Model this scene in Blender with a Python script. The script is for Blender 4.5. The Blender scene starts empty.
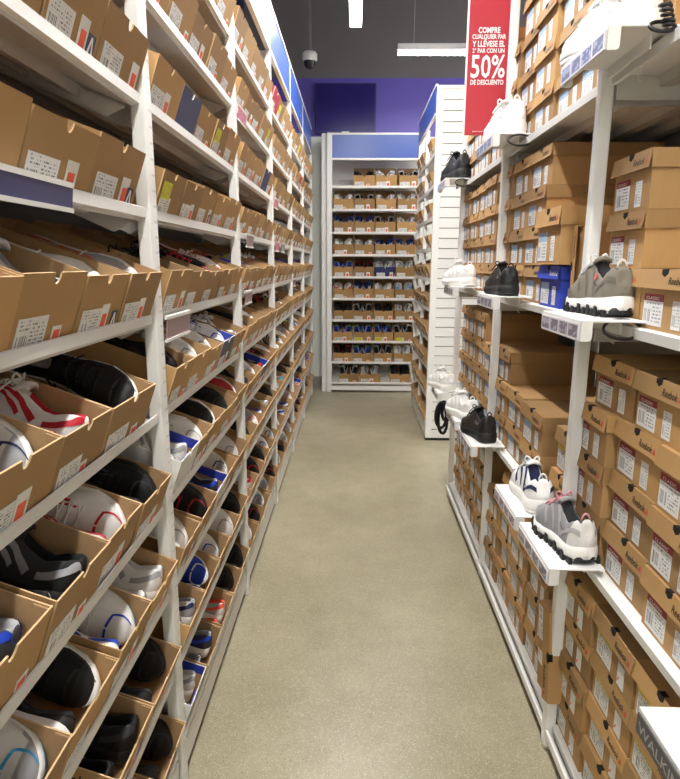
import bpy, math, random
from mathutils import Matrix, Vector
random.seed(7)
C = bpy.context.scene.collection
SC = bpy.context.scene
# ------------------------------------------------------------------ camera
H, PITCH, YAW, ROLL, F = 1.4159, 0.2087, 0.0237, 0.0056, 598.84
cam_d = bpy.data.cameras.new('camera'); cam = bpy.data.objects.new('camera', cam_d); C.objects.link(cam)
fwd0 = Vector((-math.sin(YAW), math.cos(YAW), 0)); rt0 = Vector((math.cos(YAW), math.sin(YAW), 0)); up0 = Vector((0, 0, 1))
fwd = fwd0*math.cos(PITCH) - up0*math.sin(PITCH); up1 = fwd0*math.sin(PITCH) + up0*math.cos(PITCH)
rt = rt0*math.cos(ROLL) + up1*math.sin(ROLL); up = up1*math.cos(ROLL) - rt0*math.sin(ROLL)
M = Matrix.Identity(4)
for i in range(3):
    M[i][0] = rt[i]; M[i][1] = up[i]; M[i][2] = -fwd[i]
M[0][3], M[1][3], M[2][3] = 0, 0, H
cam.matrix_world = M
cam_d.sensor_fit = 'HORIZONTAL'; cam_d.sensor_width = 36.0; cam_d.lens = F/680*36; cam_d.clip_start = 0.02
SC.camera = cam
# ------------------------------------------------------------------ light settings
LAMP = 30.0            # emission strength of every fluorescent diffuser
w = bpy.data.worlds.new('world'); SC.world = w; w.use_nodes = True
w.node_tree.nodes['Background'].inputs[0].default_value = (0.9, 0.95, 1, 1)
w.node_tree.nodes['Background'].inputs[1].default_value = 0.35
SC.view_settings.view_transform = 'Standard'; SC.view_settings.look = 'None'
SC.view_settings.exposure = 1.7; SC.view_settings.gamma = 1.0; SC.view_settings.use_curve_mapping = False

# ------------------------------------------------------------------ materials
def lin(c):
    return tuple((x/255/12.92 if x/255 <= .04045 else ((x/255+.055)/1.055)**2.4) for x in c) + (1,)
class G:
    """tiny node-graph helper"""
    def __init__(s, name):
        s.m = bpy.data.materials.new(name); s.m.use_nodes = True; s.t = s.m.node_tree; s.n = s.t.nodes
        s.b = s.n['Principled BSDF']
    def put(s, sock, v):
        if isinstance(v, bpy.types.NodeSocket): s.t.links.new(v, sock)
        else: sock.default_value = v
    def mt(s, op, a, b=0.0, c=0.0):
        n = s.n.new('ShaderNodeMath'); n.operation = op
        s.put(n.inputs[0], a); s.put(n.inputs[1], b); s.put(n.inputs[2], c); return n.outputs[0]
    def mix(s, f, a, b):
        n = s.n.new('ShaderNodeMix'); n.data_type = 'RGBA'
        s.put(n.inputs[0], f); s.put(n.inputs[6], a); s.put(n.inputs[7], b); return n.outputs[2]
    def coord(s, which='Object'):
        return s.n.new('ShaderNodeTexCoord').outputs[which]
    def sep(s, v):
        n = s.n.new('ShaderNodeSeparateXYZ'); s.put(n.inputs[0], v); return n.outputs
    def comb(s, x, y, z):
        n = s.n.new('ShaderNodeCombineXYZ'); s.put(n.inputs[0], x); s.put(n.inputs[1], y); s.put(n.inputs[2], z); return n.outputs[0]
    def noise(s, v, scale, detail=3.0, rough=.5):
        n = s.n.new('ShaderNodeTexNoise'); s.put(n.inputs['Vector'], v); n.inputs['Scale'].default_value = scale
        n.inputs['Detail'].default_value = detail; n.inputs['Roughness'].default_value = rough; return n.outputs[0]
    def voro(s, v, scale):
        n = s.n.new('ShaderNodeTexVoronoi'); s.put(n.inputs['Vector'], v); n.inputs['Scale'].default_value = scale; return n.outputs
    def ramp(s, f, stops):
        n = s.n.new('ShaderNodeValToRGB'); s.put(n.inputs[0], f); e = n.color_ramp.elements
        e[0].position, e[0].color = stops[0]; e[1].position, e[1].color = stops[1]
        for p, c in stops[2:]:
            x = e.new(p); x.color = c
        return n.outputs[0]
    def bump(s, h, strength=.2, dist=.01):
        n = s.n.new('ShaderNodeBump'); s.put(n.inputs['Height'], h); n.inputs['Strength'].default_value = strength
        n.inputs['Distance'].default_value = dist; s.t.links.new(n.outputs[0], s.b.inputs['Normal'])
    def col(s, v): s.put(s.b.inputs['Base Color'], v)
    def rough(s, v): s.put(s.b.inputs['Roughness'], v)
MATS = {}
def flat(name, rgb, rough=.6, metal=0.0, var=.06, scale=30, bump=0.0):
    """procedural plain material with slight tonal variation"""
    if name in MATS: return MATS[name]
    g = G(name); c = lin(rgb); n = g.noise(g.coord(), scale, 3)
    a = tuple(min(1, x*(1+var)) for x in c[:3]) + (1,); b = tuple(x*(1-var) for x in c[:3]) + (1,)
    g.col(g.mix(n, a, b)); g.rough(rough); g.b.inputs['Metallic'].default_value = metal
    if bump: g.bump(n, bump, .002)
    MATS[name] = g.m; return g.m
def cardboard(name, rgb, spread=.16):
    g = G(name); oi = g.n.new('ShaderNodeObjectInfo').outputs['Random']; co = g.coord()
    sx = g.n.new('ShaderNodeMapping'); g.put(sx.inputs[0], co); sx.inputs['Scale'].default_value = (40, 40, 4)
    fib = g.noise(sx.outputs[0], 6, 4); big = g.noise(co, 9, 2)
    flute = g.mt('SINE', g.mt('MULTIPLY', g.sep(co)[0], 42.0))
    c = lin(rgb); d = tuple(x*(1-spread*1.4) for x in c[:3]) + (1,); l = (min(1, c[0]*(1+spread)), c[1]*(1+spread), c[2]*(1+spread*.8), 1)
    base = g.mix(oi, d, l)
    t = g.mt('MULTIPLY_ADD', fib, .12, g.mt('MULTIPLY_ADD', big, .14, g.mt('MULTIPLY', flute, .03)))
    k = g.n.new('ShaderNodeMix'); k.data_type = 'RGBA'; k.blend_type = 'MULTIPLY'; k.inputs[0].default_value = 1
    g.put(k.inputs[6], base); v = g.mt('ADD', t, .86); g.put(k.inputs[7], g.comb(v, v, v))
    g.col(k.outputs[2]); g.rough(.72); g.bump(fib, .12, .001); return g.m
KRAFT = cardboard('kraft_cardboard', (186, 146, 96), .2)
KRAFT_IN = cardboard('kraft_cardboard_inside', (186, 150, 108), .08)
KRAFT_EDGE = flat('cardboard_cut_edge', (206, 174, 130), .8)
def carton(name, rgb): return flat(name, rgb, .5, 0, .08, 14)
NAVY_BOX = carton('navy_carton', (52, 60, 112)); BLUE_BOX = carton('blue_carton', (48, 72, 190)); WHITE_BOX = carton('white_carton', (226, 224, 220))
RED_BOX = carton('red_carton', (190, 45, 55)); SLATE_BOX = carton('slate_carton', (62, 66, 92)); BLUE_LIP = carton('blue_carton_lip', (40, 60, 170))
METAL = flat('white_powder_coated_metal', (234, 233, 230), .38, 0, .02, 60)
METAL_GREY = flat('light_grey_metal', (206, 203, 198), .42, 0, .04, 20)
BACKP = flat('grey_back_panel', (150, 147, 142), .6, 0, .05, 8)
BLACK = flat('black_plastic_and_gap_shade', (22, 21, 22), .4, 0, .1)  # also paints the shadow gap under the sloping rack
HOLE_SHADE = flat('hole_shade', (14, 11, 9), .9)  # near-black colour standing in for the shade inside box cut-outs
PAPER = flat('white_paper', (240, 240, 238), .6, 0, .01)
INK = flat('black_ink', (34, 26, 24), .6)
INK_RED = flat('red_ink', (205, 70, 50), .6)
ORANGE = flat('orange_red_sticker', (255, 104, 70), .5, 0, .03)
def label_mat(name, head=None, hv=.8, ink=(70, 68, 72), paper=(236, 236, 236)):
    g = G(name); gc = g.sep(g.coord('Generated')); u, v = gc[1], gc[2]; oi = g.n.new('ShaderNodeObjectInfo').outputs['Random']
    rnd = g.mt('MULTIPLY', oi, 37.0)
    bars = g.mt('GREATER_THAN', g.noise(g.comb(g.mt('ADD', g.mt('MULTIPLY', u, 15.0), rnd), 0.0, 0.0), 2.0, 0), .5)
    inbar = g.mt('MULTIPLY', g.mt('MULTIPLY', g.mt('GREATER_THAN', u, .06), g.mt('LESS_THAN', u, .40)), g.mt('MULTIPLY', g.mt('GREATER_THAN', v, .12), g.mt('LESS_THAN', v, .52)))
    row = g.mt('FLOOR', g.mt('MULTIPLY', v, 9.0)); rl = g.mt('LESS_THAN', g.mt('FRACT', g.mt('MULTIPLY', v, 9.0)), .5)
    tx = g.mt('GREATER_THAN', g.noise(g.comb(g.mt('ADD', g.mt('MULTIPLY', u, 22.0), rnd), g.mt('MULTIPLY', row, 3.7), 0.0), 1.6, 2), .52)
    intx = g.mt('MULTIPLY', g.mt('MULTIPLY', g.mt('GREATER_THAN', u, .46), g.mt('LESS_THAN', u, .93)), g.mt('MULTIPLY', g.mt('GREATER_THAN', v, .1), g.mt('LESS_THAN', v, .9)))
    big = g.mt('MULTIPLY', g.mt('GREATER_THAN', v, .6), g.mt('MULTIPLY', g.mt('GREATER_THAN', u, .08), g.mt('LESS_THAN', u, .4)))
    f = g.mt('MAXIMUM', g.mt('MULTIPLY', bars, inbar), g.mt('MULTIPLY', g.mt('MULTIPLY', tx, rl), g.mt('MAXIMUM', intx, big)))
    c = g.mix(g.mt('MULTIPLY', f, .8), lin(paper), lin(ink))
    if head: c = g.mix(g.mt('GREATER_THAN', v, hv), c, lin(head))
    g.col(c); g.rough(.55); return g.m
LAB = label_mat('size_label_print'); LAB_BLUE = label_mat('pale_blue_headed_label', (168, 196, 222), .68)
LAB_MAROON = label_mat('maroon_headed_label', (150, 38, 48), .78); LAB_YEL = label_mat('yellow_headed_label', (214, 190, 62), .82)
LAB_SMALL = label_mat('small_price_label', None, .8, (110, 108, 112)); YELLOW_ST = label_mat('yellow_sale_sticker', None, .8, (150, 140, 40), (226, 222, 60))

# ------------------------------------------------------------------ mesh builder
class MB:
    def __init__(s): s.v = []; s.f = []; s.m = []; s.sm = []
    def add(s, vs, fs, mat=0, smooth=False):
        o = len(s.v); s.v += [tuple(p) for p in vs]
        for i, f in enumerate(fs):
            s.f.append(tuple(o+k for k in f)); s.m.append(mat[i] if isinstance(mat, (list, tuple)) else mat); s.sm.append(smooth)
        return s
    def box(s, x0, x1, y0, y1, z0, z1, mat=0, rot=None):
        vs = [(x, y, z) for x in (x0, x1) for y in (y0, y1) for z in (z0, z1)]
        if rot: vs = [rot @ Vector(p) for p in vs]
        return s.add(vs, [(0, 1, 3, 2), (4, 6, 7, 5), (0, 4, 5, 1), (2, 3, 7, 6), (0, 2, 6, 4), (1, 5, 7, 3)], mat)
    def prism(s, poly, axis, a, b, mat=0, capmat=None):
        """extrude a 2-D polygon along axis 0/1/2 from a to b"""
        n = len(poly)
        def P(p, t): return (t, p[0], p[1]) if axis == 0 else ((p[0], t, p[1]) if axis == 1 else (p[0], p[1], t))
        vs = [P(p, a) for p in poly] + [P(p, b) for p in poly]
        fs = [tuple(range(n-1, -1, -1)), tuple(range(n, 2*n))] + [(i, (i+1) % n, n+(i+1) % n, n+i) for i in range(n)]
        return s.add(vs, fs, [mat if capmat is None else capmat]*2 + [mat]*n)
    def tube(s, pts, r, mat=0, seg=6, closed=False, taper=None):
        pts = [Vector(p) for p in pts]; n = len(pts); vs = []; prev = None
        for i, p in enumerate(pts):
            a = pts[(i-1) % n] if (closed or i) else p; b = pts[(i+1) % n] if (closed or i < n-1) else p
            t = (b-a).normalized()
            if prev is None: u = t.orthogonal().normalized()
            else:
                u = prev - t*prev.dot(t); u = u.normalized() if u.length > 1e-6 else t.orthogonal().normalized()
            prev = u; w_ = t.cross(u); rr = r*(taper[i] if taper else 1)
            vs += [p + (u*math.cos(q*math.tau/seg) + w_*math.sin(q*math.tau/seg))*rr for q in range(seg)]
        fs = [(i*seg+q, i*seg+(q+1) % seg, ((i+1) % n)*seg+(q+1) % seg, ((i+1) % n)*seg+q) for i in range(n if closed else n-1) for q in range(seg)]
        if not closed: fs += [tuple(range(seg-1, -1, -1)), tuple(range((n-1)*seg, n*seg))]
        return s.add(vs, fs, mat, True)
    def mesh(s, name, mats):
        me = bpy.data.meshes.new(name); me.from_pydata(s.v, [], s.f)
        for m in mats: me.materials.append(m)
        me.polygons.foreach_set('material_index', s.m); me.polygons.foreach_set('use_smooth', s.sm); me.update(); return me
    def build(s, name, mats, parent=None, loc=(0, 0, 0), rot=None):
        return place(name, s.mesh(name, mats if isinstance(mats, (list, tuple)) else [mats]), parent, loc, rot)
def place(name, me, parent=None, loc=(0, 0, 0), rot=None):
    o = bpy.data.objects.new(name, me); C.objects.link(o); o.location = loc
    if rot: o.rotation_euler = rot
    if parent: o.parent = parent
    return o
def thing(name, label, cat, loc=(0, 0, 0), rot=None, group=None):
    o = bpy.data.objects.new(name, None); C.objects.link(o); o.location = loc; o.empty_display_size = .05
    if rot: o.rotation_euler = rot
    return tag(o, label, cat, group)
def tag(o, label, cat, group=None):
    o['label'] = label; o['category'] = cat
    if group: o['group'] = group
    return o
def struct(name, mb, mats):
    o = mb.build(name, mats); o['kind'] = 'structure'; return o
def bevel(o, w_=.002, seg=2):
    b = o.modifiers.new('bevel', 'BEVEL'); b.width = w_; b.segments = seg; b.limit_method = 'ANGLE'; return o
def copy_tree(o, parent=None):
    c = o.copy(); C.objects.link(c); c.parent = parent
    for ch in o.children: copy_tree(ch, c)
    return c
TXT = {}
def text_mesh(s, h, bold=.0):
    """(verts, faces) of a word laid in 2-D, height h, starting at 0,0"""
    k = (s, h, bold)
    if k in TXT: return TXT[k]
    cu = bpy.data.curves.new('t', 'FONT'); cu.body = s; cu.size = h*1.4; cu.offset = bold*h; cu.resolution_u = 2
    ob = bpy.data.objects.new('t', cu); C.objects.link(ob); bpy.context.view_layer.update()
    me = bpy.data.meshes.new_from_object(ob.evaluated_get(bpy.context.evaluated_depsgraph_get()))
    vs = [(v.co.x, v.co.y) for v in me.vertices]; fs = [tuple(p.vertices) for p in me.polygons]
    bpy.data.objects.remove(ob); bpy.data.curves.remove(cu); bpy.data.meshes.remove(me)
    TXT[k] = (vs, fs); return TXT[k]
def put_text(mb, s, h, fn, mat, bold=.0, width=None, center=False):
    vs, fs = text_mesh(s, h, bold); w_ = max(v[0] for v in vs); k = (width/w_) if width else 1
    off = -w_*k/2 if center else 0
    mb.add([fn(v[0]*k+off, v[1]) for v in vs], fs, mat)

# ------------------------------------------------------------------ room
WY = 6.96
g = G('polished_concrete'); co = g.coord()
n1 = g.noise(co, 1.3, 5, .55); n2 = g.noise(co, 9, 4); vo = g.voro(co, 150); vs_ = g.voro(co, 80)
c = g.ramp(n1, [(.3, lin((150, 142, 116))), (.7, lin((184, 176, 150)))])
c = g.mix(g.mt('MULTIPLY', n2, .45), c, lin((122, 114, 92))); n3 = g.noise(co, 60, 4, .7); c = g.mix(g.mt('MULTIPLY', g.mt('GREATER_THAN', n3, .6), .14), c, lin((208, 202, 182))); c = g.mix(g.mt('MULTIPLY', g.mt('LESS_THAN', n3, .39), .16), c, lin((116, 106, 80)))
c = g.mix(g.mt('MULTIPLY', g.mt('LESS_THAN', vo[0], .26), .45), c, lin((214, 206, 180)))
c = g.mix(g.mt('MULTIPLY', g.mt('LESS_THAN', vs_[0], .15), .6), c, lin((92, 82, 60)))
g.col(c); g.rough(g.mt('MULTIPLY_ADD', n2, .15, .26)); g.b.inputs['Specular IOR Level'].default_value = .45; g.bump(n2, .05, .002)
struct('floor', MB().box(-1.3, 4.2, -3, 7.2, -.1, 0), [g.m])
DARK = flat('dark_grey_ceiling_paint', (122, 119, 121), .8, 0, .03, 5)
PURPLE = flat('violet_blue_wall_paint', (110, 97, 200), .4, 0, .03, 3)
WALLW = flat('pale_grey_wall_paint', (236, 238, 230), .6, 0, .02, 3)
struct('ceiling', MB().box(-1.3, 4.2, -3, 7.2, 4.2, 4.3), [DARK])
struct('wall_back', MB().box(-1.3, 4.2, WY, WY+.15, 0, 2.76, 0).box(-1.3, 4.2, WY, WY+.15, 2.76, 3.35, 1).box(-1.3, 4.2, WY, WY+.15, 3.35, 4.2, 2), [WALLW, PURPLE, DARK])
struct('wall_left', MB().box(-1.3, -1.2, -3, WY, 0, 2.5, 0).box(-1.3, -1.2, -3, WY, 2.5, 4.2, 1), [WALLW, flat('dark_navy_wall_paint', (40, 36, 92), .6)])
struct('wall_right', MB().box(4.1, 4.2, -3, WY, 0, 2.8, 0).box(4.1, 4.2, -3, WY, 2.8, 4.2, 1), [WALLW, PURPLE])
struct('wall_front', MB().box(-1.2, 4.1, -3, -2.9, 0, 4.2, 0), [WALLW])
struct('baseboard_back', MB().box(-1.2, 4.1, WY-.012, WY, 0, .1, 0), [flat('grey_baseboard', (150, 148, 140), .5)])

# ------------------------------------------------------------------ ceiling lights
g = G('fluorescent_diffuser'); g.col((1, 1, 1, 1)); g.b.inputs['Emission Color'].default_value = (1.0, .985, .95, 1); g.b.inputs['Emission Strength'].default_value = LAMP
LAMPM = g.m
def lamp(x, y, z, L, along, label, wd=.085):
    t = thing('ceiling_light', label, 'ceiling light', (x, y, z), (0, 0, 0 if along == 'x' else math.pi/2), 'linear fluorescent ceiling lights')
    h = L/2
    mb = MB(); mb.prism([(-wd/2, .02), (wd/2, .02), (wd/2*.8, .07), (-wd/2*.8, .07)], 0, -h, h); mb.box(-h-.004, -h, -wd/2, wd/2, 0, .07); mb.box(h, h+.004, -wd/2, wd/2, 0, .07)
    mb.build('housing', [METAL], t)
    MB().prism([(-wd/2*.96, .02), (-wd/2*.9, .004), (wd/2*.9, .004), (wd/2*.96, .02)], 0, -h, h).build('diffuser', [LAMPM], t)
    for sx in (-h*.8, h*.8):
        MB().tube([(sx, 0, .07), (sx, 0, 4.2-z)], .0016).build('suspension_wire', [METAL_GREY], t)
lamp(-.015, 3.63, 3.1, 2.4, 'y', 'long glowing ceiling light running along the aisle, hung end-on above the floor')
lamp(.955, 5.32, 3.07, 1.25, 'x', 'white ceiling light hung crosswise beyond the red sale banner')
lamp(.0, .9, 3.1, 2.4, 'y', 'long ceiling light directly over the mouth of the aisle')
lamp(.0, -1.8, 3.1, 2.0, 'y', 'long ceiling light behind the photographer over the aisle')
lamp(2.4, 2.0, 3.1, 2.4, 'y', 'long ceiling light over the next aisle behind the closed boxes')
lamp(2.6, 5.3, 3.1, 1.25, 'x', 'crosswise ceiling light over the next aisle near the back wall')

# ------------------------------------------------------------------ security camera and television
t = thing('security_camera', 'white dome security camera on a thin drop rod near the dark blue screen', 'security camera', (-.40, 5.5, 3.06))
MB().box(-.012, .012, -.012, .012, .07, 4.2-3.06).build('drop_rod', [flat('grey_rod', (120, 118, 118), .5)], t)
prof = [(.0, .085), (.05, .085), (.062, .07), (.064, .03), (.055, .012)]
def lathe(prof, seg=20, mat=0, mb=None, z0=0):
    mb = mb or MB(); vs = [(r*math.cos(a*math.tau/seg), r*math.sin(a*math.tau/seg), z+z0) for r, z in prof for a in range(seg)]
    fs = [(i*seg+a, i*seg+(a+1) % seg, (i+1)*seg+(a+1) % seg, (i+1)*seg+a) for i in range(len(prof)-1) for a in range(seg)]
    return mb.add(vs, fs, mat, True)
lathe(prof).build('housing', [METAL], t)
lathe([(.05, .014), (.047, -.012), (.036, -.034), (.018, -.046), (.0001, -.05)]).build('dome', [flat('smoked_dome', (40, 38, 40), .1)], t)
g = G('glossy_screen_wall_reflection'); g.col(lin((42, 34, 120))); g.rough(.22); SCREEN = g.m  # violet wall's reflection painted into the base colour
t = thing('television', 'large dark blue television screen mounted on the violet wall', 'television', (-.12, WY-.05, 3.03))
bevel(MB().box(-.325, .325, -.03, .02, -.25, .25).build('casing', [flat('navy_tv_casing', (46, 38, 112), .35)], t), .006)
MB().box(-.31, .31, -.032, -.029, -.225, .235).build('screen', [SCREEN], t)
MB().box(-.04, .04, -.036, -.03, -.245, -.232).build('badge', [METAL], t)
MB().box(-.12, .12, .02, .05, -.12, .12).build('wall_bracket', [BLACK], t)

# ------------------------------------------------------------------ shelving racks
g = G('slotted_white_post'); oc = g.sep(g.coord()); sl = g.mt('MULTIPLY', g.mt('LESS_THAN', g.mt('FRACT', g.mt('MULTIPLY', oc[2], 30.0)), .16), g.mt('LESS_THAN', g.mt('ABSOLUTE', g.mt('SUBTRACT', oc[1], .035)), .011))
g.col(g.mix(g.mt('MULTIPLY', sl, .3), lin((238, 237, 234)), lin((120, 118, 114)))); g.rough(.38); POSTM = g.m
g = G('blue_header_panel'); co = g.sep(g.coord()); g.col(g.mix(g.noise(g.coord(), 2, 2), lin((62, 96, 178)), lin((54, 84, 166)))); g.rough(.3); HEADER = g.m
LZ = [.139 + .2322*k for k in range(10)]       # lip heights of the sloping shelves
TILT = math.radians(20); CT, ST = math.cos(TILT), math.sin(TILT)
def slope_rack(t, y0, bays, zs, D=.36, zt=2.48, zh=2.72, first=0, Xf=0.0, backd=.42):
    """local frame: front faces +x at x=0, runs along +y from y0; bays of 1 m"""
    n = len(bays)
    ys = [y0]
    for b in bays: ys.append(ys[-1]+b)
    for y in ys:
        bevel(MB().box(-.022, .008, .0, .050, 0, zt).build('upright_post', [POSTM], t, (0, y, 0)), .003)
        MB().box(-backd, -backd+.04, y, y+.04, 0, zt).build('rear_post', [METAL_GREY], t)
    for i in range(n):
        a, b = ys[i]+.05, ys[i+1]-.004
        for k, z in enumerate(zs):
            mb = MB(); th = .012
            fx, fz = -.012, z-.018
            bx, bz = fx-D*CT, fz+D*ST
            mb.prism([(fx, fz), (fx, fz-th), (bx, bz-th), (bx, bz)], 1, a, b, 1)
            # three stiffening ribs under the shelf
            for q in (.3, .6, .9):
                cx, cz = fx-D*CT*q, fz-th+D*ST*q
                mb.prism([(cx, cz), (cx-.03, cz+.011), (cx-.03, cz-.014), (cx, cz-.025)], 1, a, b, 1)
            mb.prism([(-.016, z-.025), (-.001, z-.022), (0, z-.002), (-.003, z), (-.006, z-.002), (-.006, z-.018), (-.016, z-.018)], 1, a-.004, b+.002, 0)
            for yy in (a+.012, b-.03):
                mb.prism([(fx-.01, fz-th-.005), (bx, bz-th), (bx, bz-th-.02), (fx-.05, fz-th-.024)], 1, yy, yy+.006, 1)
            mb.build('shelf', [METAL, METAL_GREY], t)
        mb = MB(); mb.box(-.016, .0, a-.05, b, .035, LZ[0]-.03); mb.box(-.03, -.016, a-.05, b, .0, .03, 1); mb.build('kick_plate', [METAL, BLACK], t)  # black strip along the floor paints in the shadow gap
        MB().box(-backd-.01, -backd, a-.05, b, 0, zt).build('back_panel', [BACKP], t)
        hb = MB(); hb.box(-.006, .006, a-.048, b-.002, zt+.012, zh-.012, 0); hb.box(-.012, .01, a-.05, b, zt, zt+.014, 1); hb.box(-.012, .012, a-.05, b, zh-.012, zh, 1)
        hb.box(-.0125, .0105, a-.05, a-.042, zt+.012, zh-.012, 1); hb.build('header_panel', [HEADER, METAL], t)
        for yy in (a-.045,):
            hb = MB().box(-.16, .0, yy, yy+.03, zt-.035, zt+.0).build('header_arm', [METAL], t)
LX = -.458
rack = thing('shelving_rack', 'long white rack of sloping shelves holding open shoeboxes along the aisle', 'shelving rack', (LX, 0, 0))
LY = [.352+i for i in range(7)]
slope_rack(rack, LY[0], [1]*6, LZ)

# ------------------------------------------------------------------ open shoeboxes
BW, BD, BH = .2, .335, .118
def notch_front(w_, h, nw=.011, nd=.017, seg=6):
    pts = [(-w_/2, 0), (w_/2, 0), (w_/2, h), (nw, h)]
    for i in range(1, seg):
        a = math.pi*i/seg; pts.append((nw*math.cos(a), h-nd*math.sin(a)))
    pts += [(-nw, h), (-w_/2, h)]; return pts
def tray_mesh(name, out, inn, edge, w_=BW, h=BH, lip=None):
    mb = MB(); t_ = .003
    mb.prism(notch_front(w_, h), 0, -t_, 0, 2)              # edge colour on the rim
    n = len(notch_front(w_, h)); mb.m[-(n+2)] = 1; mb.m[-(n+1)] = 0
    mb.m[-n] = 0
    for s in (-1, 1):                                      # side walls
        y = s*w_/2
        a, b = (y-t_, y) if s > 0 else (y, y+t_)
        mb.add([(x, yy, z) for x in (-BD, -t_) for yy in (a, b) for z in (0, h-.001)], [(0, 1, 3, 2), (4, 6, 7, 5), (0, 4, 5, 1), (2, 3, 7, 6), (0, 2, 6, 4), (1, 5, 7, 3)],
               [0, 0, (1 if s > 0 else 0), (0 if s > 0 else 1), 0, 2])
        # folded tuck flap behind the front panel
        mb.box(-.026, -.0035, a-s*.003 if s > 0 else a+.003, b-s*.003 if s > 0 else b+.003, .002, h-.004, 1)
    mb.box(-BD, -BD+t_, -w_/2+t_, w_/2-t_, 0, h-.002, 1)
    mb.box(-BD+t_, -t_, -w_/2+t_, w_/2-t_, 0, t_, 1)
    if lip: mb.box(-BD+.01, -.004, w_/2-.0062, w_/2-.0032, h-.03, h-.002, 3).box(-.0065, -.0035, -w_/2+.006, -.02, h-.03, h-.002, 3)
    mats = [out, inn, edge] + ([lip] if lip else [])
    return mb.mesh(name, mats)
TRAYS = {'kraft': tray_mesh('open_shoebox', KRAFT, KRAFT_IN, KRAFT_EDGE),
         'navy': tray_mesh('open_shoebox', NAVY_BOX, WHITE_BOX, WHITE_BOX),
         'white': tray_mesh('open_shoebox', WHITE_BOX, KRAFT_IN, WHITE_BOX, lip=BLUE_LIP),
         'slate': tray_mesh('open_shoebox', SLATE_BOX, WHITE_BOX, WHITE_BOX, lip=BLUE_LIP),
         'red': tray_mesh('open_shoebox', RED_BOX, WHITE_BOX, WHITE_BOX)}
def card(w_, h, x=.0012, mat=0, mb=None, y0=0, z0=0, th=.0008):
    mb = mb or MB(); return mb.box(x-th, x, y0, y0+w_, z0, z0+h, mat)
L_SIZE = card(.086, .052).mesh('size_label', [LAB])
mb = card(.036, .056); card(.021, .028, .0018, 1, mb, .0075, .009); L_PRICE = mb.mesh('price_sticker', [PAPER, ORANGE])
mb = card(.03, .03); card(.02, .018, .0018, 1, mb, .005, .006); L_PRICE2 = mb.mesh('price_sticker', [PAPER, ORANGE])
L_YEL = card(.07, .042, .0022).mesh('sale_sticker', [YELLOW_ST])
mb = card(.03, .034, .002); mb.prism([(.004, .004), (.012, .03), (.017, .03), (.01, .004)], 0, .002, .0024, 1); mb.prism([(.014, .03), (.018, .03), (.027, .004), (.021, .004)], 0, .002, .0024, 1); L_LOGO = mb.mesh('black_logo_label', [SLATE_BOX, PAPER])
SIDE = MB(); put_text(SIDE, 'Reebok', .022, lambda a, b: (-.125+a, -BW/2-.0012, .08+b), 0, .02, .1); SIDE = SIDE.mesh('side_lettering', [INK])
ORD = ['first', 'second', 'third', 'fourth', 'fifth', 'sixth', 'seventh', 'eighth', 'ninth', 'tenth']
BAYN = ['first', 'second', 'third', 'fourth', 'fifth', 'last']
LEV = ['floor', 'second', 'third', 'fourth', 'fifth', 'sixth', 'seventh', 'eighth', 'ninth', 'top']
BOXES = {}
def open_box(kind, loc, rotz, wscale, label, group, small=False, yel=False, logo=False, tilt=TILT, roll=0, price=None, hs=1.0, side=False):
    o = place('open_shoebox', TRAYS[kind], None, loc, (roll, 0, 0)); o.rotation_mode = 'ZYX'
    o.matrix_world = Matrix.Translation(loc) @ Matrix.Rotation(rotz, 4, 'Z') @ Matrix.Rotation(tilt, 4, 'Y') @ Matrix.Rotation(roll, 4, 'X') @ Matrix.Diagonal((1, wscale, hs, 1))
    tag(o, label, 'shoebox', group)
    jy = random.uniform(-.006, .006)
    if kind == 'navy' and rotz == 0: return o
    place('size_label', L_SIZE, o, (0, -.088+jy, .004))
    if random.random() < .93: place('price_sticker', random.choice([L_PRICE, L_PRICE, L_PRICE2]) if price is None else price, o, (0, random.choice([.0, .02, .045])+jy, .006))
    if yel: place('sale_sticker', L_YEL, o, (0, -.085, .05))
    if logo: place('black_logo_label', L_LOGO, o, (0, .055, .012))
    if side: place('side_lettering', SIDE, o)
    return o
YEL = {(1, 6, 0), (1, 7, 3), (2, 8, 4), (4, 9, 2), (3, 9, 1)}
LOGO = {(0, 7, 3), (0, 6, 2), (1, 6, 2), (0, 5, 2)}
KIND = {(1, 7, 1): 'navy', (2, 7, 3): 'navy', (1, 4, 3): 'slate', (2, 3, 2): 'slate', (1, 2, 2): 'white', (1, 0, 0): 'white', (3, 9, 0): 'red', (4, 8, 2): 'red', (1, 3, 0): 'white', (4, 1, 1): 'slate', (0, 8, 2): 'navy'}
EDGE = {(0, 1): [.36, .56, .75, .93, 1.13, 1.34], (0, 5): [.56, .778, .975, 1.158, 1.345], (0, 4): [.44, .64, .853, 1.04, 1.28], (0, 6): [.63, .848, 1.067, 1.289], (0, 3): [.36, .56, .77, .97, 1.15, 1.34]}
KD = {'kraft': 'brown', 'navy': 'navy and white', 'white': 'white blue-lined', 'slate': 'slate blue-lined', 'red': 'red'}
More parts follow.
